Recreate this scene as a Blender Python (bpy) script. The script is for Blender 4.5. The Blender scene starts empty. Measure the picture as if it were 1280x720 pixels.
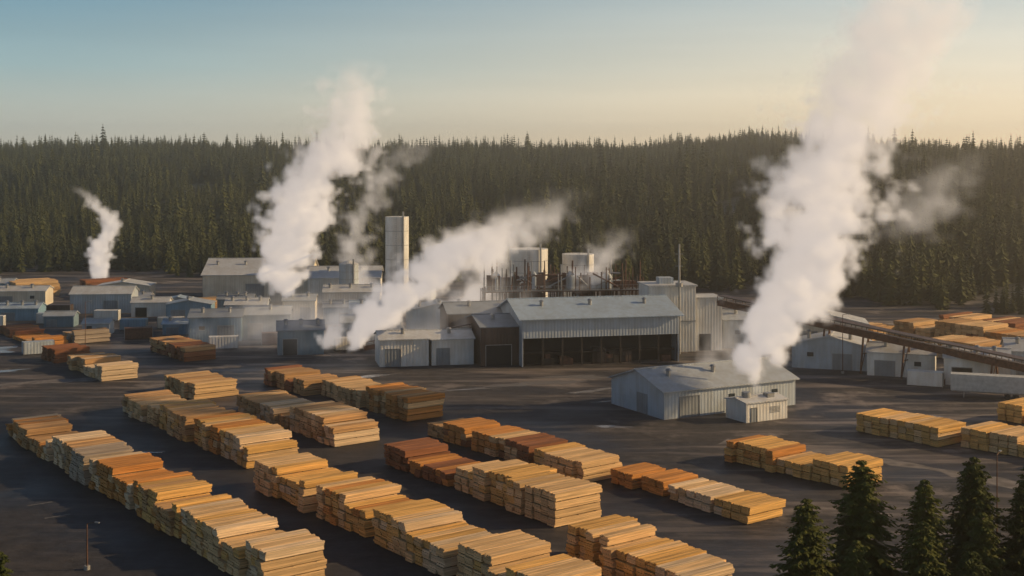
import bpy, math, random
from mathutils import Vector, Matrix, noise
import mathutils
R = random.Random(7)
scn = bpy.context.scene
col = scn.collection
scn.view_settings.view_transform = 'Standard'
scn.view_settings.look = 'None'
scn.view_settings.exposure = 0

# ------------------------------------------------------------ camera
cd = bpy.data.cameras.new("camera"); cam = bpy.data.objects.new("camera", cd); col.objects.link(cam)
cam.location = (0, 0, 40); cam.rotation_euler = (math.radians(90), 0, 0)
cd.sensor_width = 36; cd.lens = 45.0; cd.shift_y = -0.125
cd.clip_start = 1; cd.clip_end = 12000
scn.camera = cam

# ------------------------------------------------------------ sun + sky
EL = math.radians(22); AZ = math.radians(85)      # azimuth clockwise from +Y
sdir = Vector((math.sin(AZ)*math.cos(EL), math.cos(AZ)*math.cos(EL), math.sin(EL)))
ld = bpy.data.lights.new("sun", 'SUN'); ld.energy = 5.0; ld.angle = math.radians(0.5); ld.color = (1.0, 0.70, 0.36)
sun = bpy.data.objects.new("sun", ld); col.objects.link(sun)
sun.rotation_euler = (-sdir).to_track_quat('-Z', 'Y').to_euler()
w = bpy.data.worlds.new("World"); scn.world = w; w.use_nodes = True
nt = w.node_tree; nt.nodes.clear()
out = nt.nodes.new('ShaderNodeOutputWorld'); bg = nt.nodes.new('ShaderNodeBackground'); bg2 = nt.nodes.new('ShaderNodeBackground'); ash = nt.nodes.new('ShaderNodeAddShader')
sky = nt.nodes.new('ShaderNodeTexSky'); sky.sky_type = 'NISHITA'; sky.sun_disc = False
sky.sun_elevation = EL; sky.sun_rotation = AZ; sky.air_density = 1.0; sky.dust_density = 1.0; sky.ozone_density = 2.0
bg.inputs['Strength'].default_value = 0.05
nt.links.new(sky.outputs[0], bg.inputs[0])
# evening haze layer of the atmosphere: bright and warm towards the sun, cool away from it
tcw = nt.nodes.new('ShaderNodeTexCoord'); spw = nt.nodes.new('ShaderNodeSeparateXYZ'); nt.links.new(tcw.outputs['Generated'], spw.inputs[0])
def wramp(stops):
    x = nt.nodes.new('ShaderNodeValToRGB'); e = x.color_ramp.elements
    e[0].position = stops[0][0]; e[0].color = (*stops[0][1],1); e[1].position = stops[-1][0]; e[1].color = (*stops[-1][1],1)
    for p,c in stops[1:-1]:
        q = e.new(p); q.color = (*c,1)
    nt.links.new(spw.outputs[2], x.inputs[0]); return x
cool = wramp([(0.0,(.56,.46,.33)),(.03,(.44,.42,.35)),(.07,(.20,.29,.30)),(.125,(.06,.16,.21)),(.30,(.02,.04,.07)),(1,(.005,.015,.035))])
warm = wramp([(0.0,(1.05,.68,.35)),(.03,(.92,.66,.40)),(.07,(.70,.56,.39)),(.125,(.44,.43,.36)),(.30,(.06,.07,.08)),(1,(.005,.015,.035))])
dt = nt.nodes.new('ShaderNodeVectorMath'); dt.operation='DOT_PRODUCT'; dt.inputs[1].default_value=(math.sin(math.radians(74)),math.cos(math.radians(74)),0); nt.links.new(tcw.outputs['Generated'],dt.inputs[0])
mrw = nt.nodes.new('ShaderNodeMapRange'); mrw.inputs[1].default_value=-.15; mrw.inputs[2].default_value=.66; mrw.interpolation_type='SMOOTHSTEP'; nt.links.new(dt.outputs['Value'],mrw.inputs[0])
mw = nt.nodes.new('ShaderNodeMix'); mw.data_type='RGBA'; nt.links.new(mrw.outputs[0],mw.inputs[0]); nt.links.new(cool.outputs[0],mw.inputs[6]); nt.links.new(warm.outputs[0],mw.inputs[7])
# thin streaky high cloud
mpw = nt.nodes.new('ShaderNodeMapping'); mpw.inputs['Scale'].default_value=(2,2,26); nt.links.new(tcw.outputs['Generated'],mpw.inputs[0])
nw = nt.nodes.new('ShaderNodeTexNoise'); nw.inputs['Scale'].default_value=1.3; nw.inputs['Detail'].default_value=5; nt.links.new(mpw.outputs[0],nw.inputs['Vector'])
mrc = nt.nodes.new('ShaderNodeMapRange'); mrc.inputs[1].default_value=.35; mrc.inputs[2].default_value=.75; mrc.inputs[3].default_value=.94; mrc.inputs[4].default_value=1.1; nt.links.new(nw.outputs[0],mrc.inputs[0])
nt.links.new(mw.outputs[2],bg2.inputs[0]); nt.links.new(mrc.outputs[0],bg2.inputs['Strength'])
nt.links.new(bg.outputs[0],ash.inputs[0]); nt.links.new(bg2.outputs[0],ash.inputs[1]); nt.links.new(ash.outputs[0], out.inputs[0])

# ------------------------------------------------------------ material helpers
def newmat(name):
    m = bpy.data.materials.new(name); m.use_nodes = True
    n = m.node_tree; b = n.nodes['Principled BSDF']
    return m, n, b
def N(n, t, **kw):
    x = n.nodes.new(t)
    for k, v in kw.items():
        setattr(x, k, v)
    return x
def metal_panel(name, c, rough=0.5, var=0.22, rib=1.0, metallic=0.0):
    """painted sheet metal with vertical ribs and weather streaks"""
    m, n, b = newmat(name)
    tc = N(n, 'ShaderNodeTexCoord')
    mp = N(n, 'ShaderNodeMapping'); mp.inputs['Scale'].default_value = (1.2, 1.2, 0.12)
    no = N(n, 'ShaderNodeTexNoise'); no.inputs['Scale'].default_value = 1.0; no.inputs['Detail'].default_value = 6
    n.links.new(tc.outputs['Object'], mp.inputs[0]); n.links.new(mp.outputs[0], no.inputs['Vector'])
    no2 = N(n, 'ShaderNodeTexNoise'); no2.inputs['Scale'].default_value = 0.35; no2.inputs['Detail'].default_value = 8
    n.links.new(tc.outputs['Object'], no2.inputs['Vector'])
    mm = N(n, 'ShaderNodeMath', operation='MULTIPLY'); n.links.new(no.outputs[0], mm.inputs[0]); n.links.new(no2.outputs[0], mm.inputs[1])
    cr = N(n, 'ShaderNodeValToRGB'); n.links.new(mm.outputs[0], cr.inputs[0])
    cr.color_ramp.elements[0].position = 0.12; cr.color_ramp.elements[1].position = 0.34
    d = [x*(1-var) for x in c]; d = [d[0]*1.03, d[1]*0.97, d[2]*0.9]
    cr.color_ramp.elements[0].color = (*d, 1); cr.color_ramp.elements[1].color = (*c, 1)
    n.links.new(cr.outputs[0], b.inputs['Base Color'])
    b.inputs['Roughness'].default_value = rough; b.inputs['Metallic'].default_value = metallic
    wv = N(n, 'ShaderNodeTexWave'); wv.inputs['Scale'].default_value = rib
    wv.bands_direction = 'DIAGONAL'
    mp2 = N(n, 'ShaderNodeMapping'); mp2.inputs['Scale'].default_value = (1, 1, 0)
    n.links.new(tc.outputs['Object'], mp2.inputs[0]); n.links.new(mp2.outputs[0], wv.inputs['Vector'])
    bp = N(n, 'ShaderNodeBump'); bp.inputs['Strength'].default_value = 0.5; bp.inputs['Distance'].default_value = 0.06
    n.links.new(wv.outputs['Fac'], bp.inputs['Height']); n.links.new(bp.outputs[0], b.inputs['Normal'])
    return m
def simple(name, c, rough=0.7, metallic=0.0, sc=1.5, var=0.3):
    m, n, b = newmat(name)
    tc = N(n, 'ShaderNodeTexCoord'); no = N(n, 'ShaderNodeTexNoise'); no.inputs['Scale'].default_value = sc; no.inputs['Detail'].default_value = 6
    n.links.new(tc.outputs['Object'], no.inputs['Vector'])
    cr = N(n, 'ShaderNodeValToRGB'); n.links.new(no.outputs[0], cr.inputs[0])
    cr.color_ramp.elements[0].position = 0.3; cr.color_ramp.elements[1].position = 0.65
    cr.color_ramp.elements[0].color = (*[x*(1-var) for x in c], 1); cr.color_ramp.elements[1].color = (*c, 1)
    n.links.new(cr.outputs[0], b.inputs['Base Color'])
    b.inputs['Roughness'].default_value = rough; b.inputs['Metallic'].default_value = metallic
    return m
M = {}
M['white'] = metal_panel("white_panel", (0.68, 0.67, 0.64))
M['cream'] = metal_panel("cream_panel", (0.64, 0.58, 0.47))
M['grey'] = metal_panel("grey_panel", (0.40, 0.45, 0.50))
M['blue'] = metal_panel("blue_panel", (0.18, 0.30, 0.40))
M['teal'] = metal_panel("teal_panel", (0.15, 0.22, 0.27))
M['brown'] = metal_panel("rusty_panel", (0.085, 0.05, 0.035), var=0.5)
M['roofgrey'] = metal_panel("roof_grey", (0.36, 0.39, 0.42), rough=0.42)
M['roofdark'] = metal_panel("roof_dark", (0.22, 0.245, 0.28), rough=0.45)
M['rooflight'] = metal_panel("roof_light", (0.50, 0.51, 0.52), rough=0.5)
M['roofblue'] = metal_panel("roof_blue_grey", (0.34, 0.42, 0.51), rough=0.4)
M['door'] = metal_panel("roller_door", (0.22, 0.24, 0.26), rough=0.5)
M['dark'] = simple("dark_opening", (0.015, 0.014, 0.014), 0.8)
M['steel'] = simple("galvanised_steel", (0.34, 0.34, 0.34), 0.4, 0.7)
M['rust'] = simple("rusty_steel", (0.14, 0.06, 0.032), 0.8, 0.0, 2.0, 0.6)
M['shaded'] = simple("shaded_hall_steel", (0.035, 0.025, 0.02), 0.85, 0.0, 2.0, 0.5)  # steel darkened in its colour for the shade under the open hall
M['concrete'] = simple("concrete", (0.3, 0.29, 0.27), 0.9)
M['glass'] = simple("window_glass", (0.03, 0.04, 0.05), 0.12, 0.0)
M['tyre'] = simple("tyre", (0.02, 0.02, 0.02), 0.8)
M['paint'] = simple("white_paint", (0.5, 0.5, 0.48), 0.5)
M['worn'] = simple("worn_line_paint", (0.22, 0.21, 0.2), 0.8, 0, 3, 0.7)
M['bark'] = simple("bark", (0.09, 0.055, 0.035), 0.95, 0, 4, 0.5)

# wood
def woodmat():
    m, n, b = newmat("sawn_lumber")
    at = N(n, 'ShaderNodeAttribute'); at.attribute_name = 'tint'
    tc = N(n, 'ShaderNodeTexCoord')
    mp = N(n, 'ShaderNodeMapping'); mp.inputs['Scale'].default_value = (0.25, 6.0, 14.0)
    no = N(n, 'ShaderNodeTexNoise'); no.inputs['Scale'].default_value = 1.0; no.inputs['Detail'].default_value = 4
    n.links.new(tc.outputs['Object'], mp.inputs[0]); n.links.new(mp.outputs[0], no.inputs['Vector'])
    mr = N(n, 'ShaderNodeMapRange'); mr.inputs[1].default_value = 0.3; mr.inputs[2].default_value = 0.7
    mr.inputs[3].default_value = 0.55; mr.inputs[4].default_value = 1.2
    n.links.new(no.outputs[0], mr.inputs[0])
    mx = N(n, 'ShaderNodeVectorMath', operation='SCALE'); n.links.new(at.outputs['Color'], mx.inputs[0]); n.links.new(mr.outputs[0], mx.inputs['Scale'])
    n.links.new(mx.outputs[0], b.inputs['Base Color']); b.inputs['Roughness'].default_value = 0.85; b.inputs['Specular IOR Level'].default_value=0.15
    return m
M['wood'] = woodmat()

def foliage(name, c1, c2):
    m, n, b = newmat(name)
    oi = N(n, 'ShaderNodeObjectInfo'); ge = N(n, 'ShaderNodeNewGeometry')
    no = N(n, 'ShaderNodeTexNoise'); no.inputs['Scale'].default_value = 0.02; no.inputs['Detail'].default_value = 4
    n.links.new(ge.outputs['Position'], no.inputs['Vector'])
    ad = N(n, 'ShaderNodeMath', operation='ADD'); ml = N(n, 'ShaderNodeMath', operation='MULTIPLY'); ml.inputs[1].default_value = 0.6
    n.links.new(oi.outputs['Random'], ml.inputs[0]); n.links.new(ml.outputs[0], ad.inputs[0]); n.links.new(no.outputs[0], ad.inputs[1])
    cr = N(n, 'ShaderNodeValToRGB'); cr.color_ramp.elements[0].position = 0.4; cr.color_ramp.elements[1].position = 1.0
    cr.color_ramp.elements[0].color = (*c1, 1); cr.color_ramp.elements[1].color = (*c2, 1)
    n.links.new(ad.outputs[0], cr.inputs[0]); n.links.new(cr.outputs[0], b.inputs['Base Color'])
    b.inputs['Roughness'].default_value = 0.8; b.inputs['Specular IOR Level'].default_value = 0.15
    return m
M['needle'] = foliage("conifer_needles", (0.011, 0.017, 0.006), (0.062, 0.066, 0.016))
M['needle2'] = foliage("pine_needles", (0.030, 0.042, 0.010), (0.080, 0.088, 0.018))

# ------------------------------------------------------------ mesh builder
class MB:
    def __init__(s): s.v=[]; s.f=[]; s.mi=[]; s.c=[]; s.mats=[]
    def mat(s, m):
        if m not in s.mats: s.mats.append(m)
        return s.mats.index(m)
    def face(s, pts, m, c=(1,1,1)):
        i=len(s.v); s.v += [tuple(p) for p in pts]; s.f.append(tuple(range(i,i+len(pts)))); s.mi.append(s.mat(m)); s.c.append(c)
    def box(s, x0,x1,y0,y1,z0,z1, m, c=(1,1,1), bottom=True):
        i=len(s.v)
        s.v += [(x0,y0,z0),(x1,y0,z0),(x1,y1,z0),(x0,y1,z0),(x0,y0,z1),(x1,y0,z1),(x1,y1,z1),(x0,y1,z1)]
        fs=[(0,1,5,4),(1,2,6,5),(2,3,7,6),(3,0,4,7),(4,5,6,7)]
        if bottom: fs.append((3,2,1,0))
        k=s.mat(m)
        for f in fs: s.f.append(tuple(i+a for a in f)); s.mi.append(k); s.c.append(c)
    def tube(s, p0, p1, r0, r1, m, n=8, c=(1,1,1), cap=True):
        p0=Vector(p0); p1=Vector(p1); d=(p1-p0).normalized()
        a=d.orthogonal().normalized(); b=d.cross(a); i=len(s.v); k=s.mat(m)
        for p,r in ((p0,r0),(p1,r1)):
            for j in range(n):
                t=2*math.pi*j/n; s.v.append(tuple(p+a*math.cos(t)*r+b*math.sin(t)*r))
        for j in range(n):
            s.f.append((i+j,i+(j+1)%n,i+n+(j+1)%n,i+n+j)); s.mi.append(k); s.c.append(c)
        if cap:
            s.f.append(tuple(i+n+j for j in range(n))); s.mi.append(k); s.c.append(c)
            s.f.append(tuple(i+j for j in reversed(range(n)))); s.mi.append(k); s.c.append(c)
    def obj(s, name, parent=None, loc=(0,0,0), rz=0, smooth=False, link=True):
        me=bpy.data.meshes.new(name); me.from_pydata(s.v,[],s.f); 
        for m in s.mats: me.materials.append(M[m])
        me.polygons.foreach_set('material_index', s.mi)
        ca=me.color_attributes.new('tint','FLOAT_COLOR','CORNER')
        buf=[]
        for f,c in zip(s.f,s.c): buf += [c[0],c[1],c[2],1.0]*len(f)
        ca.data.foreach_set('color', buf)
        if smooth: me.polygons.foreach_set('use_smooth',[True]*len(s.f))
        me.update()
        o=bpy.data.objects.new(name,me); o.location=loc; o.rotation_euler=(0,0,rz)
        if link: col.objects.link(o)
        if parent: o.parent=parent
        return o
def empty(name, loc, rz=0):
    e=bpy.data.objects.new(name,None); e.location=loc; e.rotation_euler=(0,0,rz); e.empty_display_size=1; col.objects.link(e); return e

# ------------------------------------------------------------ terrain
def sstep(t): t=max(0,min(1,t)); return t*t*(3-2*t)
def edgeY(x):
    return 440 - 95*sstep((x+60)/200) + 14*math.sin(x*0.031)+8*math.sin(x*0.083+1)
def hgt(x,y):
    t=(y-edgeY(x)-5)/640.0
    if t<=0: return 0.0
    n=noise.noise(Vector((x*0.004,y*0.004,3.1)))*12*sstep(t*1.5)+noise.noise(Vector((x*0.014,y*0.014,7.1)))*4.5*sstep(t*2)
    return 41*sstep(t)**0.75 + n + 7*math.exp(-((x-215)/70)**2)*sstep(t) - 5*sstep((x-330)/80)*sstep(t)
xs=[-3500,-2500,-1800,-1300]+[-1000+20*i for i in range(101)]+[1300,1800,2500,3500]
ys=[-400,-200,-50,50,150,250]+[300+20*i for i in range(60)]+[1600,2000,2800,4000,6500,9000]
v=[];f=[]
for y in ys:
    for x in xs: v.append((x,y,hgt(x,min(y,1500))))
W=len(xs)
for j in range(len(ys)-1):
    for i in range(W-1): f.append((j*W+i,j*W+i+1,(j+1)*W+i+1,(j+1)*W+i))
me=bpy.data.meshes.new("ground"); me.from_pydata(v,[],f); me.polygons.foreach_set('use_smooth',[True]*len(f))
gm,n,b=newmat("yard_ground")
ge=N(n,'ShaderNodeNewGeometry'); 
def noi(sc,det,rough=0.55,vec=None):
    x=N(n,'ShaderNodeTexNoise'); x.inputs['Scale'].default_value=sc; x.inputs['Detail'].default_value=det; x.inputs['Roughness'].default_value=rough
    n.links.new(vec or ge.outputs['Position'], x.inputs['Vector']); return x
def ramp(inp,p0,c0,p1,c1):
    x=N(n,'ShaderNodeValToRGB'); e=x.color_ramp.elements; e[0].position=p0; e[0].color=(*c0,1); e[1].position=p1; e[1].color=(*c1,1); n.links.new(inp,x.inputs[0]); return x
def mix(fac,a,bb):
    x=N(n,'ShaderNodeMix',data_type='RGBA'); n.links.new(fac,x.inputs[0])
    for k,q in ((6,a),(7,bb)):
        if isinstance(q,tuple): x.inputs[k].default_value=(*q,1)
        else: n.links.new(q,x.inputs[k])
    return x.outputs[2]
mpr=N(n,'ShaderNodeMapping'); mpr.inputs['Rotation'].default_value=(0,0,math.radians(53)); mpr.inputs['Scale'].default_value=(0.25,1.6,1)
n.links.new(ge.outputs['Position'],mpr.inputs[0])
mpr2=N(n,'ShaderNodeMapping'); mpr2.inputs['Rotation'].default_value=(0,0,math.radians(-25)); mpr2.inputs['Scale'].default_value=(0.12,1.0,1)
n.links.new(ge.outputs['Position'],mpr2.inputs[0])
a1=noi(0.03,6); a2=noi(0.5,8,0.7); a3=noi(0.35,6,0.6,mpr.outputs[0]); a4=noi(0.22,7,0.65,mpr2.outputs[0]); a5=noi(0.06,8,0.68)
base=ramp(a1.outputs[0],0.35,(0.018,0.019,0.025),0.7,(0.046,0.040,0.040))
fine=ramp(a2.outputs[0],0.3,(0.45,0.45,0.45),0.75,(1.6,1.6,1.6))
mu=N(n,'ShaderNodeMix',data_type='RGBA',blend_type='MULTIPLY'); mu.inputs[0].default_value=1
n.links.new(base.outputs[0],mu.inputs[6]); n.links.new(fine.outputs[0],mu.inputs[7])
trk=ramp(a3.outputs[0],0.52,(0,0,0),0.74,(0.55,0.55,0.55))
c1=mix(trk.outputs[0],mu.outputs[2],(0.095,0.08,0.075))
dus=ramp(a4.outputs[0],0.50,(0,0,0),0.62,(0.9,0.9,0.9))
sp=N(n,'ShaderNodeSeparateXYZ'); n.links.new(ge.outputs['Position'],sp.inputs[0])
far=N(n,'ShaderNodeMapRange'); far.inputs[1].default_value=175; far.inputs[2].default_value=235; n.links.new(sp.outputs[1],far.inputs[0])
rgt=N(n,'ShaderNodeMapRange'); rgt.inputs[1].default_value=-5; rgt.inputs[2].default_value=40; n.links.new(sp.outputs[0],rgt.inputs[0])
mxx=N(n,'ShaderNodeMath',operation='MAXIMUM'); n.links.new(far.outputs[0],mxx.inputs[0]); n.links.new(rgt.outputs[0],mxx.inputs[1])
md=N(n,'ShaderNodeMath',operation='MULTIPLY'); n.links.new(dus.outputs[0],md.inputs[0]); n.links.new(mxx.outputs[0],md.inputs[1])
c2=mix(md.outputs[0],c1,(0.20,0.165,0.145))
pat=ramp(a5.outputs[0],0.56,(0,0,0),0.66,(0.8,0.8,0.8))
md2=N(n,'ShaderNodeMath',operation='MULTIPLY'); n.links.new(pat.outputs[0],md2.inputs[0]); n.links.new(mxx.outputs[0],md2.inputs[1])
c2=mix(md2.outputs[0],c2,(0.26,0.22,0.20))
ff=N(n,'ShaderNodeMapRange'); ff.inputs[1].default_value=0.3; ff.inputs[2].default_value=2; n.links.new(sp.outputs[2],ff.inputs[0])
c3=mix(ff.outputs[0],c2,(0.02,0.023,0.012))
n.links.new(c3,b.inputs['Base Color'])
rr=ramp(a1.outputs[0],0.4,(0.5,)*3,0.6,(0.9,)*3); n.links.new(rr.outputs[0],b.inputs['Roughness'])
bp=N(n,'ShaderNodeBump'); bp.inputs['Strength'].default_value=0.6; bp.inputs['Distance'].default_value=0.15
n.links.new(a2.outputs[0],bp.inputs['Height']); n.links.new(bp.outputs[0],b.inputs['Normal'])
b.inputs['Specular IOR Level'].default_value=0.3
me.materials.append(gm); go=bpy.data.objects.new("ground",me); col.objects.link(go)

# pale gravel haul road: irregular-edged sheet lying on the yard
M['gravel']=simple("pale_gravel",(0.17,0.15,0.145),0.95,0,0.6,0.6)
def haul_road(pts,wd,seed):
    r=random.Random(seed); b=MB(); Lp=[];Rp=[]
    for i in range(len(pts)-1):
        a=Vector((*pts[i],0)); c=Vector((*pts[i+1],0)); d=(c-a).normalized(); s=Vector((-d.y,d.x,0)); k=max(2,int((c-a).length/2))
        for j in range(k):
            p=a+(c-a)*(j/k); Lp.append(p+s*(wd/2+r.uniform(-.9,.9))); Rp.append(p-s*(wd/2+r.uniform(-.9,.9)))
    for i in range(len(Lp)-1): b.face((Rp[i],Rp[i+1],Lp[i+1],Lp[i]),'gravel')
    b.obj("gravel_road",loc=(0,0,.004+.004*(seed%3)/10))
haul_road([(-122,222),(-95,226),(-76,234),(-62,243),(-50,251)],3.6,1)
haul_road([(30,182),(48,172),(60,160),(70,146)],2.6,2)

# ------------------------------------------------------------ conifers
def conifer(name, H, Rb, whorls, nb, sub, seed, trunk0=0.08, mat='needle', link=False, ex=0.8):
    r=random.Random(seed); b=MB()
    b.tube((0,0,0),(0,0,H*0.98),H*0.014,0.02,'bark',6,cap=False)
    for i in range(whorls):
        t=i/(whorls-1); z=H*(trunk0+(0.985-trunk0)*t)
        rad=Rb*((1-t)**ex)*(0.85+0.3*r.random())+0.06*Rb
        if t<0.12: rad*=0.75+t*2
        k=max(4,int(nb*(1-0.35*t)))
        a0=r.random()*6.28
        for j in range(k):
            if r.random()<0.08: continue
            a=a0+6.283*j/k+r.uniform(-.3,.3); L=rad*r.uniform(0.65,1.15)
            dz=-L*r.uniform(0.15,0.5)+ (0.25*L if t>0.7 else 0)
            ca,sa=math.cos(a),math.sin(a)
            if sub==0:
                wv=L*r.uniform(0.28,0.42)+0.1
                th=H/whorls*1.1
                p0=(0,0,z+th*0.5); tip=(ca*L,sa*L,z+dz)
                m1=(ca*L*.55-sa*wv,sa*L*.55+ca*wv,z+dz*.75-th*.2); m2=(ca*L*.55+sa*wv,sa*L*.55-ca*wv,z+dz*.75-th*.2)
                b.face((p0,m1,tip),mat); b.face((p0,tip,m2),mat)
            else:
                b.tube((0,0,z),(ca*L*.9,sa*L*.9,z+dz*.9),0.035,0.01,'bark',3,cap=False)
                for q in range(sub):
                    u=(q+0.6)/sub; 
                    bx,by,bz=ca*L*u,sa*L*u,z+dz*u*u**0.3
                    for s in (-1,1,0):
                        ll=(L*0.30*(1.15-u)+0.20)*r.uniform(.7,1.3); aa=a+s*r.uniform(0.6,1.2)
                        ex_,ey=math.cos(aa)*ll,math.sin(aa)*ll; ez=-ll*r.uniform(0.1,0.6)
                        wx,wy=-math.sin(aa)*ll*.28,math.cos(aa)*ll*.28
                        zz=r.uniform(-.08,.08)
                        b.face(((bx,by,bz+zz+.04),(bx+ex_*.5+wx,by+ey*.5+wy,bz+ez*.5+zz+r.uniform(-.12,.05)),(bx+ex_,by+ey,bz+ez+zz),(bx+ex_*.5-wx,by+ey*.5-wy,bz+ez*.5+zz+r.uniform(-.12,.05))),mat)
    return b.obj(name, link=link)
fc=bpy.data.collections.new("conifer_kinds")
for i in range(5):
    o=conifer("conifer",[13,11,12,9,15][i],[2.5,2.9,2.2,2.7,2.9][i],14,8,0,30+i,0.04,ex=[.8,.6,.9,.55,.75][i])
    fc.objects.link(o)
pts=[];scs=[];rots=[]
y=330.0
while y<1330:
    sp_=4.6+ (y-330)*0.0018
    x=-(y*0.44+60)
    while x<y*0.44+60:
        px=x+R.uniform(-.6,.6)*sp_; py=y+R.uniform(-.6,.6)*sp_; x+=sp_
        if py<edgeY(px)+2: continue
        if R.random()<0.10: continue
        cl=noise.noise(Vector((px*0.025,py*0.025,9)))
        if cl<-0.33: continue
        pts.append((px,py,hgt(px,py)-0.3)); scs.append(max(.35,(0.85+0.55*cl+R.uniform(-.3,.3))*(1.35 if R.random()<0.08 else 1))); rots.append(R.uniform(0,6.28))
    y+=sp_
fm=bpy.data.meshes.new("forest"); fm.from_pydata(pts,[],[])
a=fm.attributes.new('sc','FLOAT','POINT'); a.data.foreach_set('value',scs)
a=fm.attributes.new('rot','FLOAT','POINT'); a.data.foreach_set('value',rots)
fo=bpy.data.objects.new("forest",fm); col.objects.link(fo)
g=bpy.data.node_groups.new("scatter_conifers",'GeometryNodeTree')
g.interface.new_socket("Geometry",in_out='INPUT',socket_type='NodeSocketGeometry'); g.interface.new_socket("Geometry",in_out='OUTPUT',socket_type='NodeSocketGeometry')
gi=g.nodes.new('NodeGroupInput'); gout=g.nodes.new('NodeGroupOutput')
iop=g.nodes.new('GeometryNodeInstanceOnPoints'); ci=g.nodes.new('GeometryNodeCollectionInfo')
ci.inputs['Collection'].default_value=fc; ci.inputs['Separate Children'].default_value=True; ci.inputs['Reset Children'].default_value=True
iop.inputs['Pick Instance'].default_value=True
n1=g.nodes.new('GeometryNodeInputNamedAttribute'); n1.data_type='FLOAT'; n1.inputs[0].default_value='sc'
n2=g.nodes.new('GeometryNodeInputNamedAttribute'); n2.data_type='FLOAT'; n2.inputs[0].default_value='rot'
cx=g.nodes.new('ShaderNodeCombineXYZ'); g.links.new(n2.outputs[0],cx.inputs[2])
g.links.new(gi.outputs[0],iop.inputs['Points']); g.links.new(ci.outputs[0],iop.inputs['Instance'])
g.links.new(cx.outputs[0],iop.inputs['Rotation']); g.links.new(n1.outputs[0],iop.inputs['Scale'])
g.links.new(iop.outputs[0],gout.inputs[0])
md=fo.modifiers.new("scatter",'NODES'); md.node_group=g

# foreground pines
pk=[conifer("pine_tree",19,4.6,46,13,7,71,0.06,'needle2',ex=.62),conifer("pine_tree",19,4.0,46,12,7,72,0.05,'needle2',ex=.6),conifer("pine_tree",19,5.2,44,13,8,73,0.08,'needle2',ex=.66)]
tp=[(19.8,86,17.4,0),(24.3,89,19.3,2),(28.4,88,18.2,1),(32.5,90,19.3,2),(35.2,88,18.0,0),(37.8,91,20.6,1),(22.1,82,15.8,1),(30.5,83,17.3,0),(35.6,82,17.2,2),(26.4,82,17.0,2),(39.5,85,19.2,0),(33.0,79,16.9,1),(17.3,82,13.5,2),(38.0,80,17.5,2),(28.0,78,16.3,0),(24.2,78,14.8,1),(-35.2,88,13.2,1)]
for (x,y,h,k) in tp:
    o=bpy.data.objects.new("pine_tree",pk[k].data); o.location=(x,y,0); s=h/19; o.scale=(s*R.uniform(.9,1.1),s*R.uniform(.9,1.1),s); o.rotation_euler=(0,0,R.uniform(0,6)); col.objects.link(o)

# ------------------------------------------------------------ lumber stacks
PAL={'p':(0.80,0.52,0.26),'y':(0.80,0.46,0.15),'o':(0.66,0.29,0.08),'r':(0.32,0.13,0.06),'g':(0.46,0.36,0.27),'t':(0.60,0.35,0.16),'w':(0.84,0.61,0.38)}
ROT=math.atan2(0.6,0.8)
def lumber(x,y,L,w=6.8,lev=4,pal='pyo',rz=ROT,pw=1.25,ph=0.82):
    b=MB(); yy=0; step=pw+0.12; cur=R.choice(pal); lv=lev; run=0; xo=0
    while yy<L-0.6*step:
        if run<=0:
            run=R.randint(1,4); cur=R.choice(pal); lv=lev if R.random()<0.72 else lev-1; lv=max(1,lv); xo=R.uniform(-.45,.45)
            if R.random()<0.35: yy+=R.uniform(.2,.7)
        run-=1
        z=0.0
        for k in range(lv):
            c0=PAL[cur if R.random()<0.65 else R.choice(pal)]
            j=R.uniform(.8,1.05); c=[q*j for q in c0]
            l=w*R.uniform(.91,1.0); ox=xo+R.uniform(-.18,.18); oy=R.uniform(-.05,.05)
            for q in (0.12,0.5,0.88):
                b.box(ox+l*q-.06,ox+l*q+.06,-yy-pw+oy+.03,-yy+oy-.03,z,z+.1,'wood',(0.2,0.13,0.07))
            z+=.1
            nc=4; ch=ph/nc
            for q in range(nc):
                e=R.uniform(-.03,.03); e2=R.uniform(-.1,.1); jj=R.uniform(.75,1.1)
                if q==nc-1 and k==lv-1:
                    m=5
                    for s in range(m):
                        js=R.uniform(.75,1.12); e3=R.uniform(-.14,.14)
                        y1=-yy+oy-s*pw/m; y0=y1-pw/m+.02
                        b.box(ox+e3,ox+l+e3,y0,y1,z+q*ch+.012,z+(q+1)*ch+R.uniform(-.015,.02),'wood',[t*js for t in c],False)
                else:
                    b.box(ox+e2,ox+l+e2,-yy-pw+oy+e,-yy+oy+e,z+q*ch+.012,z+(q+1)*ch,'wood',[t*jj for t in c],False)
            z+=ph
        yy+=step
    return b.obj("lumber_stack",loc=(x,y,0),rz=rz)
def row(x,y,segs,gap=1.6,w=6.8):
    s=0
    for (L,lev,pal) in segs:
        if lev>0: lumber(x+0.6*s,y-0.8*s,L,w,lev,pal)
        s+=L+gap
row(-73.3,185.5,[(20,3,'wopt'),(14,4,'gtwo'),(14,4,'pwo'),(11,4,'otyy'),(20,4,'wpy')],1.4,6.6)
row(-62.2,203,[(15,3,'ptw'),(12,4,'ypt'),(8,4,'pyo'),(9,4,'ypw')],0.9,7.6)
row(-43.8,203.2,[(17,3,'ptw'),(13.5,4,'ptw')],0.9,7.6)
row(-60,222,[(12,3,'tpp')],0.6,8)
row(-30.9,155,[(13,4,'wpy'),(11,4,'yppo'),(14,4,'pyw'),(22,4,'ypp')],1.3,7.2)
row(-32.5,217,[(14,3,'ptp'),(13,4,'tpo')],0.5,7.0)
row(-44.5,229,[(8,3,'rt'),(8,3,'rto')],0.5,7.0)
row(-12.8,186,[(11,3,'rot'),(13,3,'rotp'),(10,3,'yp')],0.9,6.6)
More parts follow.
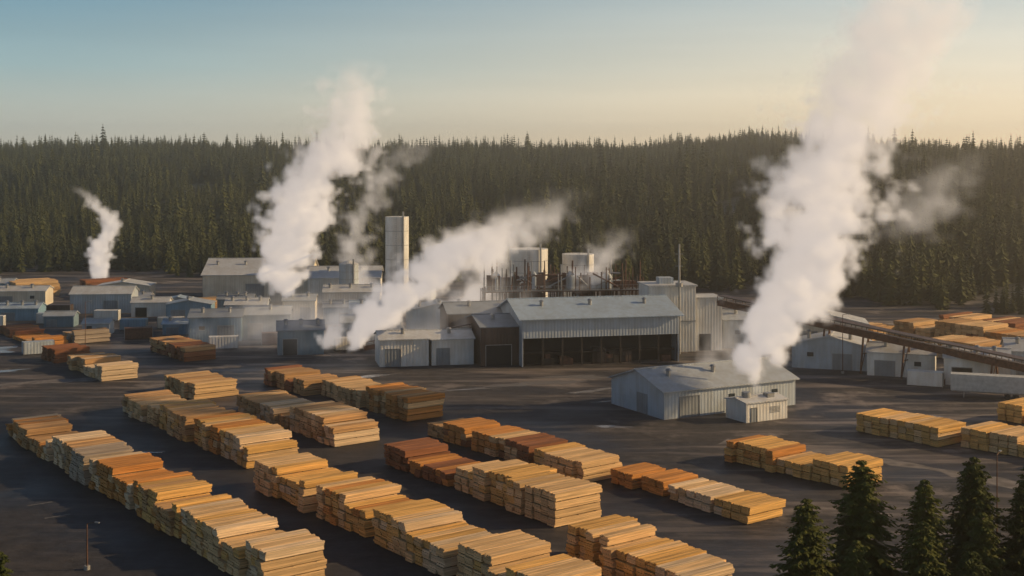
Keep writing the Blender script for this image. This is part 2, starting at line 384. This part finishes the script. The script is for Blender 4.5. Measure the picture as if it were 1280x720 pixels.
row(-17.2,168.4,[(6,3,'rr'),(9,2,'ro'),(20,4,'ypp')],0.9,6.8)
row(12.5,158.5,[(9,2,'oto'),(14,2,'ypw')],0.3,6.0)
row(5.5,127.5,[(5,4,'yp'),(14,3,'pyw')],0.5,6.8)
row(28.6,170,[(8,3,'yyo')],0.5,6.5)
row(34.2,164,[(11,3,'yyp')],0.5,7.2)
row(50.8,188.5,[(14,3,'yyp')],0.5,6.8)
row(62.8,178.5,[(18,3,'ypy')],0.5,7.5)
row(74.5,197,[(14,3,'yyo')],0.5,7.5)
row(-84.7,245,[(18,3,'ptw')],0.5,7)
row(-94,257,[(7,3,'rg')],0.5,7)
row(-118,295,[(10,2,'or'),(16,2,'otr')],0.8,7)
row(-76,268,[(8,3,'rt'),(10,3,'rrt')],0.8,7)
row(-100,285,[(9,3,'tg')],0.8,8)
row(-131,268,[(9,3,'tg')],0.8,8)
row(-150,378,[(12,5,'pt')],0.8,13)
row(-128,380,[(12,5,'tr')],0.8,13)
row(86,290,[(10,4,'pt'),(12,5,'ptr'),(9,4,'ot')],0.8,10)
row(100,300,[(20,4,'ptr')],0.8,12)
row(66,300,[(12,4,'tr'),(10,3,'pt')],0.8,10)
row(104,265,[(18,5,'tpr')],0.8,12)
row(84,262,[(12,4,'tpg')],0.8,10)
row(54,285,[(12,3,'tr')],0.8,8)
row(-108,352,[(9,3,'tr')],0.8,9)
row(-88,345,[(7,3,'pt')],0.8,9)

# ------------------------------------------------------------ buildings
def gable(name,x,y,rz,L,D,eave,ridge,wall='white',roof='roofgrey',doors=(),wins=0,ridge_along_x=True,vents=0,over=0.4,sidedoor=False,open_front=False,fascia=0,dm='door'):
    """x,y = near-left ground corner; local +x runs along the front, +y goes back"""
    e=empty(name,(x,y,0),rz)
    b=MB()
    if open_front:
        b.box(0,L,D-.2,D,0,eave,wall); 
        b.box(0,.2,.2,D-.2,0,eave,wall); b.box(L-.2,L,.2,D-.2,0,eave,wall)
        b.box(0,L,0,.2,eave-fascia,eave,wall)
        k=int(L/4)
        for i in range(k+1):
            xx=.25+(L-.5)*i/k; b.box(xx-.16,xx+.16,.21,.5,0,eave-.05,'shaded')
        b.box(.3,L-.3,3.7,4.0,0,eave-.1,'dark')  # black sheet behind the columns, paints the darkness of the interior
        b.box(.6,L-.6,1.2,3.2,2.2,2.5,'shaded')
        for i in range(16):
            xx=R.uniform(1.5,L-3); b.box(xx,xx+R.uniform(1,2.5),1.3+i*.01,3.1,0,R.uniform(.8,3.2),R.choice(['shaded','brown','rust']))
    else:
        b.box(0,L,0,D,0,eave,wall)
    if ridge_along_x:
        for xx,s in ((0,0),(L,1)):
            pts=[(xx,0,eave),(xx,D,eave),(xx,D/2,ridge)]
            b.face(pts if s else pts[::-1],wall)
    else:
        for yy in (0,D): b.face([(0,yy,eave),(L,yy,eave),(L/2,yy,ridge)],wall)
    b.obj("walls",e)
    b=MB(); o=over; th=.18
    def slab(p):
        up=[(q[0],q[1],q[2]+th) for q in p]; dn=p
        b.face(up,roof); b.face(dn[::-1],roof)
        for i in range(4):
            j=(i+1)%4; b.face((dn[i],dn[j],up[j],up[i]),roof)
    if ridge_along_x:
        sl=(ridge-eave)/(D/2); ez=eave-sl*o
        slab([(-o,-o,ez),(L+o,-o,ez),(L+o,D/2,ridge),(-o,D/2,ridge)])
        slab([(-o,D/2,ridge),(L+o,D/2,ridge),(L+o,D+o,ez),(-o,D+o,ez)])
        b.box(-o-.05,L+o+.05,D/2-.25,D/2+.25,ridge+.08,ridge+.26,roof)
    else:
        sl=(ridge-eave)/(L/2); ez=eave-sl*o
        slab([(-o,-o,ez),(L/2,-o,ridge),(L/2,D+o,ridge),(-o,D+o,ez)])
        slab([(L/2,-o,ridge),(L+o,-o,ez),(L+o,D+o,ez),(L/2,D+o,ridge)])
        b.box(L/2-.25,L/2+.25,-o-.05,D+o+.05,ridge+.08,ridge+.26,roof)
    b.obj("roof",e)
    b=MB()
    for (dx,dw,dh) in doors:
        b.box(dx,dx+dw,-.05,.0-.003,0.02,dh,dm)
        b.box(dx-.12,dx,-.1,-.003,0,dh+.12,'steel'); b.box(dx+dw,dx+dw+.12,-.1,-.003,0,dh+.12,'steel'); b.box(dx,dx+dw,-.1,-.003,dh,dh+.12,'steel')
    if sidedoor:
        b.box(-.06,-.003,D*.3,D*.3+3,0.02,min(3.2,eave-.6),'door'); b.box(-.06,-.003,D*.75,D*.75+1,0.02,2.1,'grey')
    for i in range(wins):
        xx=L*(i+.5)/wins-.6
        if any(xx+1.2>dx-.3 and xx<dx+dw+.3 for dx,dw,dh in doors): continue
        b.box(xx,xx+1.2,-.04,-.003,eave*.5,eave*.5+.8,'glass'); b.box(xx-.08,xx+1.28,-.1,-.003,eave*.5-.12,eave*.5-.01,'paint')
    if b.f: b.obj("doors_and_windows",e)
    b=MB()
    for i in range(vents):
        xx=L*(i+.5)/vents+R.uniform(-.8,.8); yy=D*.3; zz=eave+(ridge-eave)*.6 if ridge_along_x else ridge-.4
        b.tube((xx,yy,zz-.4),(xx,yy,zz+1.0),.35,.35,'steel',10); b.tube((xx,yy,zz+1.0),(xx,yy,zz+1.3),.6,.25,'steel',10)
    if b.f: b.obj("roof_vents",e)
    return e
A28=math.atan2(.47,.88)
gable("warehouse",23.4,197,A28,26,15,4.3,6.6,'grey','roofgrey',[(3,3.6,3.2)],3,True,3,.5,True)
h=gable("boiler_hut",35.6,194.6,A28,8,5,2.9,3.3,'white','rooflight',[(1,1,2.1)],0,True,0,.2)
b=MB(); b.tube((1.9,2.4,2.9),(1.9,2.4,4.2),.8,.7,'steel',14); b.box(5,6.3,1,2.2,3.2,3.9,'steel')
for i in range(5): b.box(4.6,6.6,-.07,-.003,1.2+i*.2,1.28+i*.2,'steel')
b.obj("exhaust_stack",h)
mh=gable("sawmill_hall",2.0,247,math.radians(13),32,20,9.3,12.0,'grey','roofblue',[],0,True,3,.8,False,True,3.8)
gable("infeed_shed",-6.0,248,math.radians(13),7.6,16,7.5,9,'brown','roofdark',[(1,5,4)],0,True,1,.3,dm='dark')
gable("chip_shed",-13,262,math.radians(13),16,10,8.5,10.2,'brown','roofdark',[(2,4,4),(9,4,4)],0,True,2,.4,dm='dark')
e=empty("conveyor_head_house",(28.5,266,0),math.radians(8)); b=MB()
b.box(0,10,0,9,0,13.6,'white'); b.box(10.003,16,1,8,0,10.9,'white'); b.box(-2.5,-.003,2,8,0,9.5,'grey'); b.obj("walls",e)
b=MB(); b.box(-.3,10.3,-.3,9.3,13.6,13.95,'rooflight'); b.box(10.31,16.3,.7,8.3,10.9,11.2,'rooflight'); b.box(3,6,3,6,13.95,15.2,'grey'); b.obj("roof",e)
b=MB()
for i in range(2): b.box(1+i*2.3,2+i*2.3,-.05,-.003,8.6,9.8,'glass')
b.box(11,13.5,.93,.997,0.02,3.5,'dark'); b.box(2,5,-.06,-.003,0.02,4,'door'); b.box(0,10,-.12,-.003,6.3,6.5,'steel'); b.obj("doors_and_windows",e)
b=MB(); b.tube((0,0,0),(0,0,22.6),.32,.2,'steel',10); b.tube((0,0,13.8),(0,0,14.6),.8,.8,'steel',10)
for z in (18,20.5): b.box(-.8,.8,-.05,.05,z,z+.12,'steel')
b.obj("chimney_mast",loc=(34.6,264.8,0))
def conveyor(name,p0,p1,wd=2.2,hh=2.0,sup=9):
    e=empty(name,(0,0,0)); p0=Vector(p0); p1=Vector(p1); d=p1-p0; dn=d.normalized(); s=Vector((-dn.y,dn.x,0)).normalized(); up=s.cross(dn); 
    if up.z<0: up=-up
    b=MB()
    def beam(a,bq,w,h,m):
        dd=(bq-a).normalized(); ss=dd.cross(Vector((0,0,1)));  ss=ss.normalized() if ss.length>1e-3 else Vector((1,0,0)); uu=ss.cross(dd).normalized()
        q=[a+ss*i*w/2+uu*j*h/2 for i,j in ((-1,-1),(1,-1),(1,1),(-1,1))]; r=[c+(bq-a) for c in q]
        b.face(q,m); b.face(r[::-1],m)
        for i in range(4): j=(i+1)%4; b.face((q[i],r[i],r[j],q[j]),m)
    beam(p0,p1,wd,hh*.55,'rust'); beam(p0+up*hh*.75,p1+up*hh*.75,wd+.3,.15,'brown')
    for k in (-1,1): beam(p0+s*k*(wd/2+.15)+up*hh*.45,p1+s*k*(wd/2+.15)+up*hh*.45,.1,.12,'steel')
    b.obj("gallery",e); b=MB()
    nn=int(d.length/2.2)
    for i in range(nn+1):
        p=p0+d*(i/nn)
        for k in (-1,1): beam(p+s*k*(wd/2+.1),p+s*k*(wd/2+.1)+up*hh*.75,.1,.1,'rust')
    b.obj("posts",e); b=MB()
    for i in range(1,sup):
        p=p0+d*(i/sup)
        if p.z<1.6: continue
        for k in (-1,1): 
            beam(Vector((p.x,p.y,0))+s*k*1.9,p+s*k*.9-Vector((0,0,.6)),.28,.28,'rust')
        beam(Vector((p.x,p.y,p.z*.5))-s*1.4,Vector((p.x,p.y,p.z*.5))+s*1.4,.15,.15,'rust')
        beam(Vector((p.x,p.y,.2))-s*1.8,Vector((p.x,p.y,p.z*.9))+s*.9,.12,.12,'rust')
    b.obj("trestles",e)
    return e
conveyor("conveyor",(43,264,10.6),(96,212,3.2))
conveyor("conveyor",(-8,256,6),(-30,262,1.5),1.6,1.6,4)
def silo(name,x,y,r,h,m='white',cone=True,n=28,legs=False):
    e=empty(name,(x,y,0)); b=MB(); z0=0
    b.tube((0,0,z0),(0,0,h),r,r,m,n)
    b.obj("shell",e,smooth=False); b=MB()
    if cone: b.tube((0,0,h),(0,0,h+r*.35),r*1.03,r*.15,'rooflight',n)
    for k in range(1,6): b.tube((0,0,h*k/6-.06),(0,0,h*k/6+.06),r+.06,r+.06,'steel',n)
    b.obj("roof_and_rings",e); b=MB()
    b.box(-.25,-.18,-r-.45,-r-.38,0,h+.8,'steel'); b.box(.18,.25,-r-.45,-r-.38,0,h+.8,'steel')
    for k in range(int(h/.6)): b.box(-.18,.18,-r-.44,-r-.39,k*.6,k*.6+.06,'steel')
    b.tube((r*.6,-r*.9,0),(r*.6,-r*.9,h+1.5),.25,.25,'steel',8)
    b.obj("ladder_and_pipe",e); return e
silo("storage_silo",4.2,325,4.9,17.5,'white',False); silo("storage_silo",17,330,4.1,15.8,'white',False)
silo("storage_silo",-32.5,362,3.3,24,'white',False); silo("storage_silo",-24,350,3.2,10,'grey')
silo("storage_silo",-44,345,2.6,12,'grey'); 
e=empty("process_plant",(-6,284,0),math.radians(8)); b=MB()
for i in range(9):
    for j in range(3):
        hh=10+3.4*R.random(); b.box(i*4.4-.15,i*4.4+.15,j*4-.15,j*4+.15,0,hh,'rust')
for z in (4,7.5,10.5):
    for j in range(3): b.box(-.2,35.4,j*4-.12,j*4+.12,z,z+.25,'rust')
    for i in range(9): b.box(i*4.4-.12,i*4.4+.12,0.13,7.9,z+.003,z+.24,'rust')
    b.box(-.3,35.5,-.4,8.4,z+.26,z+.3,'steel')
b.obj("steel_frame",e); b=MB()
for i in range(80):
    x=R.uniform(0,37); y=R.uniform(0,8); z=R.uniform(11.5,13.5); b.tube((x,y,8),(x,y,z+R.uniform(0,4.5)),R.uniform(.06,.24),R.uniform(.06,.2),R.choice(['steel','rust','rust','brown']),8)
for i in range(24):
    x=R.uniform(0,31); b.tube((x,1+i*.3,11+R.uniform(0,3.5)),(x+R.uniform(2,6),1+i*.3,11+R.uniform(0,3.5)),.18,.18,R.choice(['steel','rust','rust']),8)
b.obj("pipes",e); b=MB()
for i in range(26):
    x=R.uniform(0,33); y=R.uniform(1,6); z=R.choice([4.35,7.85,10.85,10.85,10.85]); b.box(x,x+R.uniform(1.2,4),y,y+2,z,z+R.uniform(1.2,3.6),R.choice(['brown','grey','rust','rust']))
for i in range(4):
    x=3+i*8.5; b.tube((x,4,10.85),(x,4,13.6),1.1,1.1,'grey',14); b.tube((x,4,13.6),(x,4,14.8),1.1,.3,'grey',14)
for i in range(30):
    x=i*1.2; b.box(x-.03,x+.03,-.36,-.3,10.81,11.9,'steel')
b.box(-.2,35,-.37,-.29,11.9,11.96,'steel')
b.obj("machinery",e)
gable("long_warehouse",-87,360,math.radians(4),30,26,7.6,11.2,'cream','rooflight',[(12,5,5)],0,True,4,.5)
gable("long_warehouse",-57,357,math.radians(4),20,22,7.0,9.3,'white','rooflight',[(11,4,4.5)],0,True,2,.5)
G=[("storage_shed",-115,333,5,15.6,9,5,6.6,'grey','rooflight'),
("storage_shed",-97,326,5,9.2,6,3.6,4.6,'white','rooflight'),
("kiln_building",-71,281,8,11.4,12,5.3,6.4,'blue','roofdark'),
("kiln_building",-60,285,8,10.4,12,5.4,6.6,'teal','roofgrey'),
("kiln_building",-48,262,10,9.4,10,5.0,6.3,'teal','roofdark'),
("storage_shed",-49,332,5,14.6,10,5.6,7,'white','rooflight'),
("storage_shed",-25.5,247,12,9.5,9,5.2,6.3,'white','rooflight'),
("storage_shed",-15.6,249,12,8.3,9,5.0,6.2,'white','rooflight'),
("storage_shed",-80,293,5,8.2,5,2.4,3.2,'blue','roofblue'),
("storage_shed",-119,366,5,15,9,3.8,5,'cream','rooflight'),
("storage_shed",-57,318,5,8,8,5,6.2,'cream','roofgrey'),
("storage_shed",-70,312,5,10,8,4.6,5.8,'grey','rooflight'),
("storage_shed",-86,318,5,11,7,4,5,'blue','roofgrey'),
("storage_shed",-38,300,6,12,8,5,6.5,'grey','roofblue'),
("storage_shed",-24,292,6,14,9,5.5,7,'blue','roofgrey'),
("storage_shed",-37,278,8,9,8,4.6,5.8,'grey','roofgrey'),
("storage_shed",-142,350,5,14,8,4,5,'cream','rooflight'),
("storage_shed",-160,372,5,14,8,4,5,'blue','roofgrey'),
("storage_shed",-150,335,5,10,7,3,4,'grey','rooflight'),
("storage_shed",-128,318,5,10,7,3,4,'blue','roofblue'),
("storage_shed",54,247,-20,14,9,4.6,6.2,'grey','rooflight'),
("storage_shed",66,238,-20,12,8,4.3,5.6,'white','rooflight'),
("storage_shed",77,228,-18,11,8,4.8,6.2,'white','rooflight'),
("storage_shed",60,275,-10,16,10,5,6.8,'cream','rooflight'),
("storage_shed",92,238,-15,14,9,4.5,6.2,'grey','rooflight'),
("storage_shed",45,272,0,12,9,6,7.5,'grey','roofgrey'),
("storage_shed",-106,345,5,8,6,3,3.8,'white','rooflight'),
("storage_shed",-92,338,5,7,5,3,3.7,'grey','roofblue'),
("storage_shed",-76,330,5,9,6,4,5,'teal','roofdark'),
("storage_shed",-64,300,5,7,5,3,3.8,'white','rooflight'),
("storage_shed",-112,306,5,7,5,2.6,3.4,'teal','roofgrey'),
("storage_shed",-138,300,5,8,6,2.8,3.6,'blue','roofblue'),
("storage_shed",-98,292,5,6,5,2.6,3.4,'grey','roofgrey'),
("storage_shed",-46,312,5,7,6,4,5,'blue','roofdark')]
for (nm,x,y,a,L,D,ev,ri,wl,rf) in G:
    ds=[(L*R.choice([.12,.55]),min(3.5,L*.3),ev*.65)]
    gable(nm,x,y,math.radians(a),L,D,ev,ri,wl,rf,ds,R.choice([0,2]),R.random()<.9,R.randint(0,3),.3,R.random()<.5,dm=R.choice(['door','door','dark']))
def container(x,y,rz,m):
    e=empty("shipping_container",(x,y,0),rz); b=MB(); b.box(0,6.1,0,2.4,.15,2.6,m); b.obj("body",e); b=MB()
    for xx in (-.02,6.0):
        for yy in (-.02,2.3): b.box(xx,xx+.12,yy,yy+.12,0,2.68,'steel')
    for k in range(4): b.box(6.101,6.15,.25+k*.6,.31+k*.6,.3,2.45,'steel')
    b.obj("frame_and_lock_bars",e)
for (x,y,a,m) in [(-92,300,.1,'blue'),(-84,303,.2,'cream'),(-104,318,.0,'white'),(-64,270,.2,'white'),(-37,268,.3,'cream'),(-116,312,.1,'grey'),(-100,262,.5,'grey'),(70,227,-.4,'white'),(-120,330,0,'brown'),(-76,303,.1,'white'),(96,228,-.3,'white'),(-86,284,.3,'rust'),(-128,306,.1,'white'),(-54,276,.2,'rust')]: container(x,y,a,m)

def trailer(x,y,rz):
    e=empty("semi_trailer",(x,y,0),rz); b=MB(); b.box(0,12,0,2.5,1.2,3.9,'paint'); b.box(.05,11.95,.2,2.3,.95,1.19,'steel'); b.obj("box_body",e); b=MB()
    for xx in (9,10.3):
        for yy in (-.02,2.22): b.tube((xx,yy,.5),(xx,yy+.3,.5),.5,.5,'tyre',14)
    b.box(2,2.2,.3,.5,0,1.0,'steel'); b.box(2,2.2,2,2.2,0,1.0,'steel'); b.obj("wheels_and_legs",e)
trailer(74,216,math.radians(-20)); 
def lamp(x,y,h):
    b=MB(); b.tube((0,0,0),(0,0,.4),.3,.3,'concrete',8); b.tube((0,0,.4),(0,0,h),.09,.05,'rust',8); b.tube((0,0,h),(1.0,0,h+.2),.04,.04,'rust',6); b.box(.9,1.4,-.1,.1,h+.15,h+.25,'steel'); b.obj("street_lamp",loc=(x,y,0),rz=R.uniform(0,6))
lamp(48.5,128,10.5); lamp(-41.5,125,4.5); lamp(62,240,11); lamp(-90,270,10)

# ------------------------------------------------------------ puddles, painted marks
pm,n_,b_=newmat("puddle_water"); b_.inputs['Base Color'].default_value=(.2,.19,.19,1); b_.inputs['Roughness'].default_value=.22
M['puddle']=pm
def puddle(x,y,rx,ry,rz,seed):
    r=random.Random(seed); b=MB(); p=[]
    ph=[r.uniform(0,6) for _ in range(4)]
    for i in range(48):
        t=6.283*i/48; q=1+.25*math.sin(2*t+ph[0])+.2*math.sin(3*t+ph[1])+.15*math.sin(7*t+ph[2])+.1*math.sin(13*t+ph[3])
        p.append((rx*q*math.cos(t),ry*q*math.sin(t),0))
    b.face(p,'puddle'); b.obj("puddle",loc=(x,y,.009),rz=rz)
PD=[(-112,268,9,4,.4),(-100,240,7,1.6,.5),(-116,252,8,2.4,.5),(4,229,7,2.2,.3),(14,222,4,1.2,.6),(12,236,7,1.7,.1),(58,181,2.5,.8,.3),(69,160,3,.8,-.5),(-28,236,5,1.5,.4),(-50,175,2,.5,.2),(15,192,2.5,.8,0),(62,200,4,1,.1),(74,186,3,.6,.2),(20,214,5,.7,.4),(-6,224,4,.8,.3)]
for i,p in enumerate(PD): puddle(*p,i)
b=MB()
for i in range(2): b.box(0,2.8,-i*6.5,-i*6.5+.2,.004,.008,'worn')
b.obj("painted_bay_lines",loc=(-56,148,0),rz=ROT)

# ------------------------------------------------------------ air haze (real homogeneous volume)
hm=bpy.data.materials.new("haze_air"); hm.use_nodes=True; hn=hm.node_tree; hn.nodes.clear()
ho=hn.nodes.new('ShaderNodeOutputMaterial'); hs=hn.nodes.new('ShaderNodeVolumeScatter'); hs.inputs['Density'].default_value=0.00045; hs.inputs['Anisotropy'].default_value=0.76; hs.inputs['Color'].default_value=(1,.88,.72,1)
hn.links.new(hs.outputs[0],ho.inputs['Volume']); M['hz']=hm
b=MB(); b.box(-700,700,-40,1500,-20,80,'hz'); b.obj("haze")

# ------------------------------------------------------------ steam plumes (real volumes)
sm=bpy.data.materials.new("steam"); sm.use_nodes=True; sn=sm.node_tree; sn.nodes.clear()
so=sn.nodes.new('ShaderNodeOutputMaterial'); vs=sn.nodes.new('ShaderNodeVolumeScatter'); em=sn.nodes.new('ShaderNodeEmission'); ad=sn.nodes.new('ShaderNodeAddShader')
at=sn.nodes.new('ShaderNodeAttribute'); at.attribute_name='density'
k_=sn.nodes.new('ShaderNodeMath'); k_.operation='MULTIPLY'; k_.inputs[1].default_value=0.36  # warm glow follows density, standing in for light scattered inside the steam
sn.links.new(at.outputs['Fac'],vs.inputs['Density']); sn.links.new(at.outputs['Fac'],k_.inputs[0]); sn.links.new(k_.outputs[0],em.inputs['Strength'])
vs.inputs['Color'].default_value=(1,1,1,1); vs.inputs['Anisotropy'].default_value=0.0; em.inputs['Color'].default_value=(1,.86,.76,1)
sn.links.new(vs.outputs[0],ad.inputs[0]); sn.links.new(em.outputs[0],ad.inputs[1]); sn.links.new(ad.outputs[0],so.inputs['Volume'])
def plume(pts,dens,seed,vox=0.45,nscale=0.16,rough=1.0,edge=3.2,ef=.12):
    """pts: (x,y,z,r,density 0..1)"""
    z0=pts[0][2]; z1=pts[-1][2]; rm=max(p[3] for p in pts)
    x0=min(p[0] for p in pts)-rm*1.7; x1=max(p[0] for p in pts)+rm*1.7
    yc=pts[0][1]; y0=min(p[1] for p in pts)-rm*1.6; y1=max(p[1] for p in pts)+rm*1.6
    g=bpy.data.node_groups.new("steam_field",'GeometryNodeTree'); L=g.links
    g.interface.new_socket("Geometry",in_out='INPUT',socket_type='NodeSocketGeometry'); g.interface.new_socket("Geometry",in_out='OUTPUT',socket_type='NodeSocketGeometry')
    def nd(t,**k):
        x=g.nodes.new(t)
        for a,b in k.items(): setattr(x,a,b)
        return x
    def mth(op,a,b=None,c=None,clamp=False):
        x=nd('ShaderNodeMath',operation=op,use_clamp=clamp)
        for i,q in enumerate((a,b,c)):
            if q is None: continue
            if isinstance(q,(int,float)): x.inputs[i].default_value=q
            else: L.new(q,x.inputs[i])
        return x.outputs[0]
    pos=nd('GeometryNodeInputPosition')
    off=nd('ShaderNodeVectorMath',operation='ADD'); off.inputs[1].default_value=(seed*31.7,seed*17.3,seed*9.1); L.new(pos.outputs[0],off.inputs[0])
    nz=nd('ShaderNodeTexNoise'); nz.inputs['Scale'].default_value=nscale*0.45; nz.inputs['Detail'].default_value=2; L.new(off.outputs[0],nz.inputs['Vector'])
    sb=nd('ShaderNodeVectorMath',operation='SUBTRACT'); sb.inputs[1].default_value=(.5,.5,.5); L.new(nz.outputs['Color'],sb.inputs[0])
    sep0=nd('ShaderNodeSeparateXYZ'); L.new(pos.outputs[0],sep0.inputs[0])
    t=mth('DIVIDE',mth('SUBTRACT',sep0.outputs[2],z0),z1-z0,clamp=True)
    def curve(vals):
        lo=min(vals); hi=max(vals); rg=max(hi-lo,1e-4)
        fc_=nd('ShaderNodeFloatCurve'); cu=fc_.mapping.curves[0]
        ps=[((p[2]-z0)/(z1-z0),(v_-lo)/rg) for p,v_ in zip(pts,vals)]
        cu.points[0].location=ps[0]; cu.points[1].location=ps[-1]
        for q in ps[1:-1]: cu.points.new(*q)
        fc_.mapping.update(); L.new(t,fc_.inputs['Value'])
        return mth('MULTIPLY_ADD',fc_.outputs[0],rg,lo)
    cxx=curve([p[0] for p in pts]); cyy=curve([p[1] for p in pts]); rr_=curve([p[3] for p in pts]); dd_=curve([p[4] for p in pts])
    amp=mth('MULTIPLY',rr_,1.6*rough)
    wv=nd('ShaderNodeVectorMath',operation='SCALE'); L.new(sb.outputs[0],wv.inputs[0]); L.new(amp,wv.inputs['Scale'])
    pw=nd('ShaderNodeVectorMath',operation='ADD'); L.new(pos.outputs[0],pw.inputs[0]); L.new(wv.outputs[0],pw.inputs[1])
    sep=nd('ShaderNodeSeparateXYZ'); L.new(pw.outputs[0],sep.inputs[0])
    dx=mth('SUBTRACT',sep.outputs[0],cxx); dy=mth('SUBTRACT',sep.outputs[1],cyy)
    d=mth('DIVIDE',mth('SQRT',mth('ADD',mth('MULTIPLY',dx,dx),mth('MULTIPLY',dy,dy))),rr_)
    n2_=nd('ShaderNodeTexNoise'); n2_.inputs['Scale'].default_value=nscale*1.3; n2_.inputs['Detail'].default_value=6; n2_.inputs['Roughness'].default_value=.64; L.new(off.outputs[0],n2_.inputs['Vector'])
    vo=nd('ShaderNodeTexVoronoi'); vo.feature='SMOOTH_F1'; vo.inputs['Scale'].default_value=nscale*1.9; vo.inputs['Smoothness'].default_value=.35
    w2=nd('ShaderNodeVectorMath',operation='SCALE'); L.new(sb.outputs[0],w2.inputs[0]); w2.inputs['Scale'].default_value=4
    w3=nd('ShaderNodeVectorMath',operation='ADD'); L.new(off.outputs[0],w3.inputs[0]); L.new(w2.outputs[0],w3.inputs[1]); L.new(w3.outputs[0],vo.inputs['Vector'])
    f1=mth('MULTIPLY_ADD',n2_.outputs[0],3.1*rough,-1.55*rough)
    f2=mth('MULTIPLY_ADD',vo.outputs['Distance'],-.9*rough,.42*rough)
    val=mth('ADD',mth('ADD',mth('SUBTRACT',.85,d),f1),f2)
    val=mth('MULTIPLY',val,edge,clamp=True)
    e1=mth('MULTIPLY',mth('SUBTRACT',sep0.outputs[2],z0),1.2,clamp=True); e2=mth('MULTIPLY',mth('SUBTRACT',z1,sep0.outputs[2]),ef,clamp=True)
    den=mth('MULTIPLY',mth('MULTIPLY',mth('MULTIPLY',val,dd_),mth('MULTIPLY',e1,e2)),dens)
    vc=nd('GeometryNodeVolumeCube'); L.new(den,vc.inputs['Density'])
    vc.inputs['Min'].default_value=(x0,y0,z0-1); vc.inputs['Max'].default_value=(x1,y1,z1+1)
    vc.inputs['Resolution X'].default_value=int((x1-x0)/vox); vc.inputs['Resolution Y'].default_value=int((y1-y0)/vox); vc.inputs['Resolution Z'].default_value=int((z1-z0+2)/vox)
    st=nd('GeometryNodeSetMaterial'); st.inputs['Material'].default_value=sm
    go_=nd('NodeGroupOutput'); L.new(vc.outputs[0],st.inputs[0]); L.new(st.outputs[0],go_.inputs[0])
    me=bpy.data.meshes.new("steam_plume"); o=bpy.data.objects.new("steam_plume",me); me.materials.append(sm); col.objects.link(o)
    m_=o.modifiers.new("steam",'NODES'); m_.node_group=g
    return o
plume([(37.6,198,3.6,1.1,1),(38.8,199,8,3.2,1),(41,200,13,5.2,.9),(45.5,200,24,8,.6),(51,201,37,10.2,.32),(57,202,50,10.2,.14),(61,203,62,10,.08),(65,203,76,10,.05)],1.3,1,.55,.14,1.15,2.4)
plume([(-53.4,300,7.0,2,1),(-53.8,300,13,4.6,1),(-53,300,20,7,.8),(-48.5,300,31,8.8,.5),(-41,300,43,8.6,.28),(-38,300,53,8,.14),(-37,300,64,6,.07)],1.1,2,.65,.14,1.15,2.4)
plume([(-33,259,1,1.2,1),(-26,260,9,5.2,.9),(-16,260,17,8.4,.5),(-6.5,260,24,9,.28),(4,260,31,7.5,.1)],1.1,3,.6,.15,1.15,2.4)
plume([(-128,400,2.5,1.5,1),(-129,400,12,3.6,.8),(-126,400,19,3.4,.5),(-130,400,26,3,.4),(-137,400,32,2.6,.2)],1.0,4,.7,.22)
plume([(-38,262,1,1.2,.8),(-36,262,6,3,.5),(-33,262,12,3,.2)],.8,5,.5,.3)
# thinner drifting steam round the silos and plant
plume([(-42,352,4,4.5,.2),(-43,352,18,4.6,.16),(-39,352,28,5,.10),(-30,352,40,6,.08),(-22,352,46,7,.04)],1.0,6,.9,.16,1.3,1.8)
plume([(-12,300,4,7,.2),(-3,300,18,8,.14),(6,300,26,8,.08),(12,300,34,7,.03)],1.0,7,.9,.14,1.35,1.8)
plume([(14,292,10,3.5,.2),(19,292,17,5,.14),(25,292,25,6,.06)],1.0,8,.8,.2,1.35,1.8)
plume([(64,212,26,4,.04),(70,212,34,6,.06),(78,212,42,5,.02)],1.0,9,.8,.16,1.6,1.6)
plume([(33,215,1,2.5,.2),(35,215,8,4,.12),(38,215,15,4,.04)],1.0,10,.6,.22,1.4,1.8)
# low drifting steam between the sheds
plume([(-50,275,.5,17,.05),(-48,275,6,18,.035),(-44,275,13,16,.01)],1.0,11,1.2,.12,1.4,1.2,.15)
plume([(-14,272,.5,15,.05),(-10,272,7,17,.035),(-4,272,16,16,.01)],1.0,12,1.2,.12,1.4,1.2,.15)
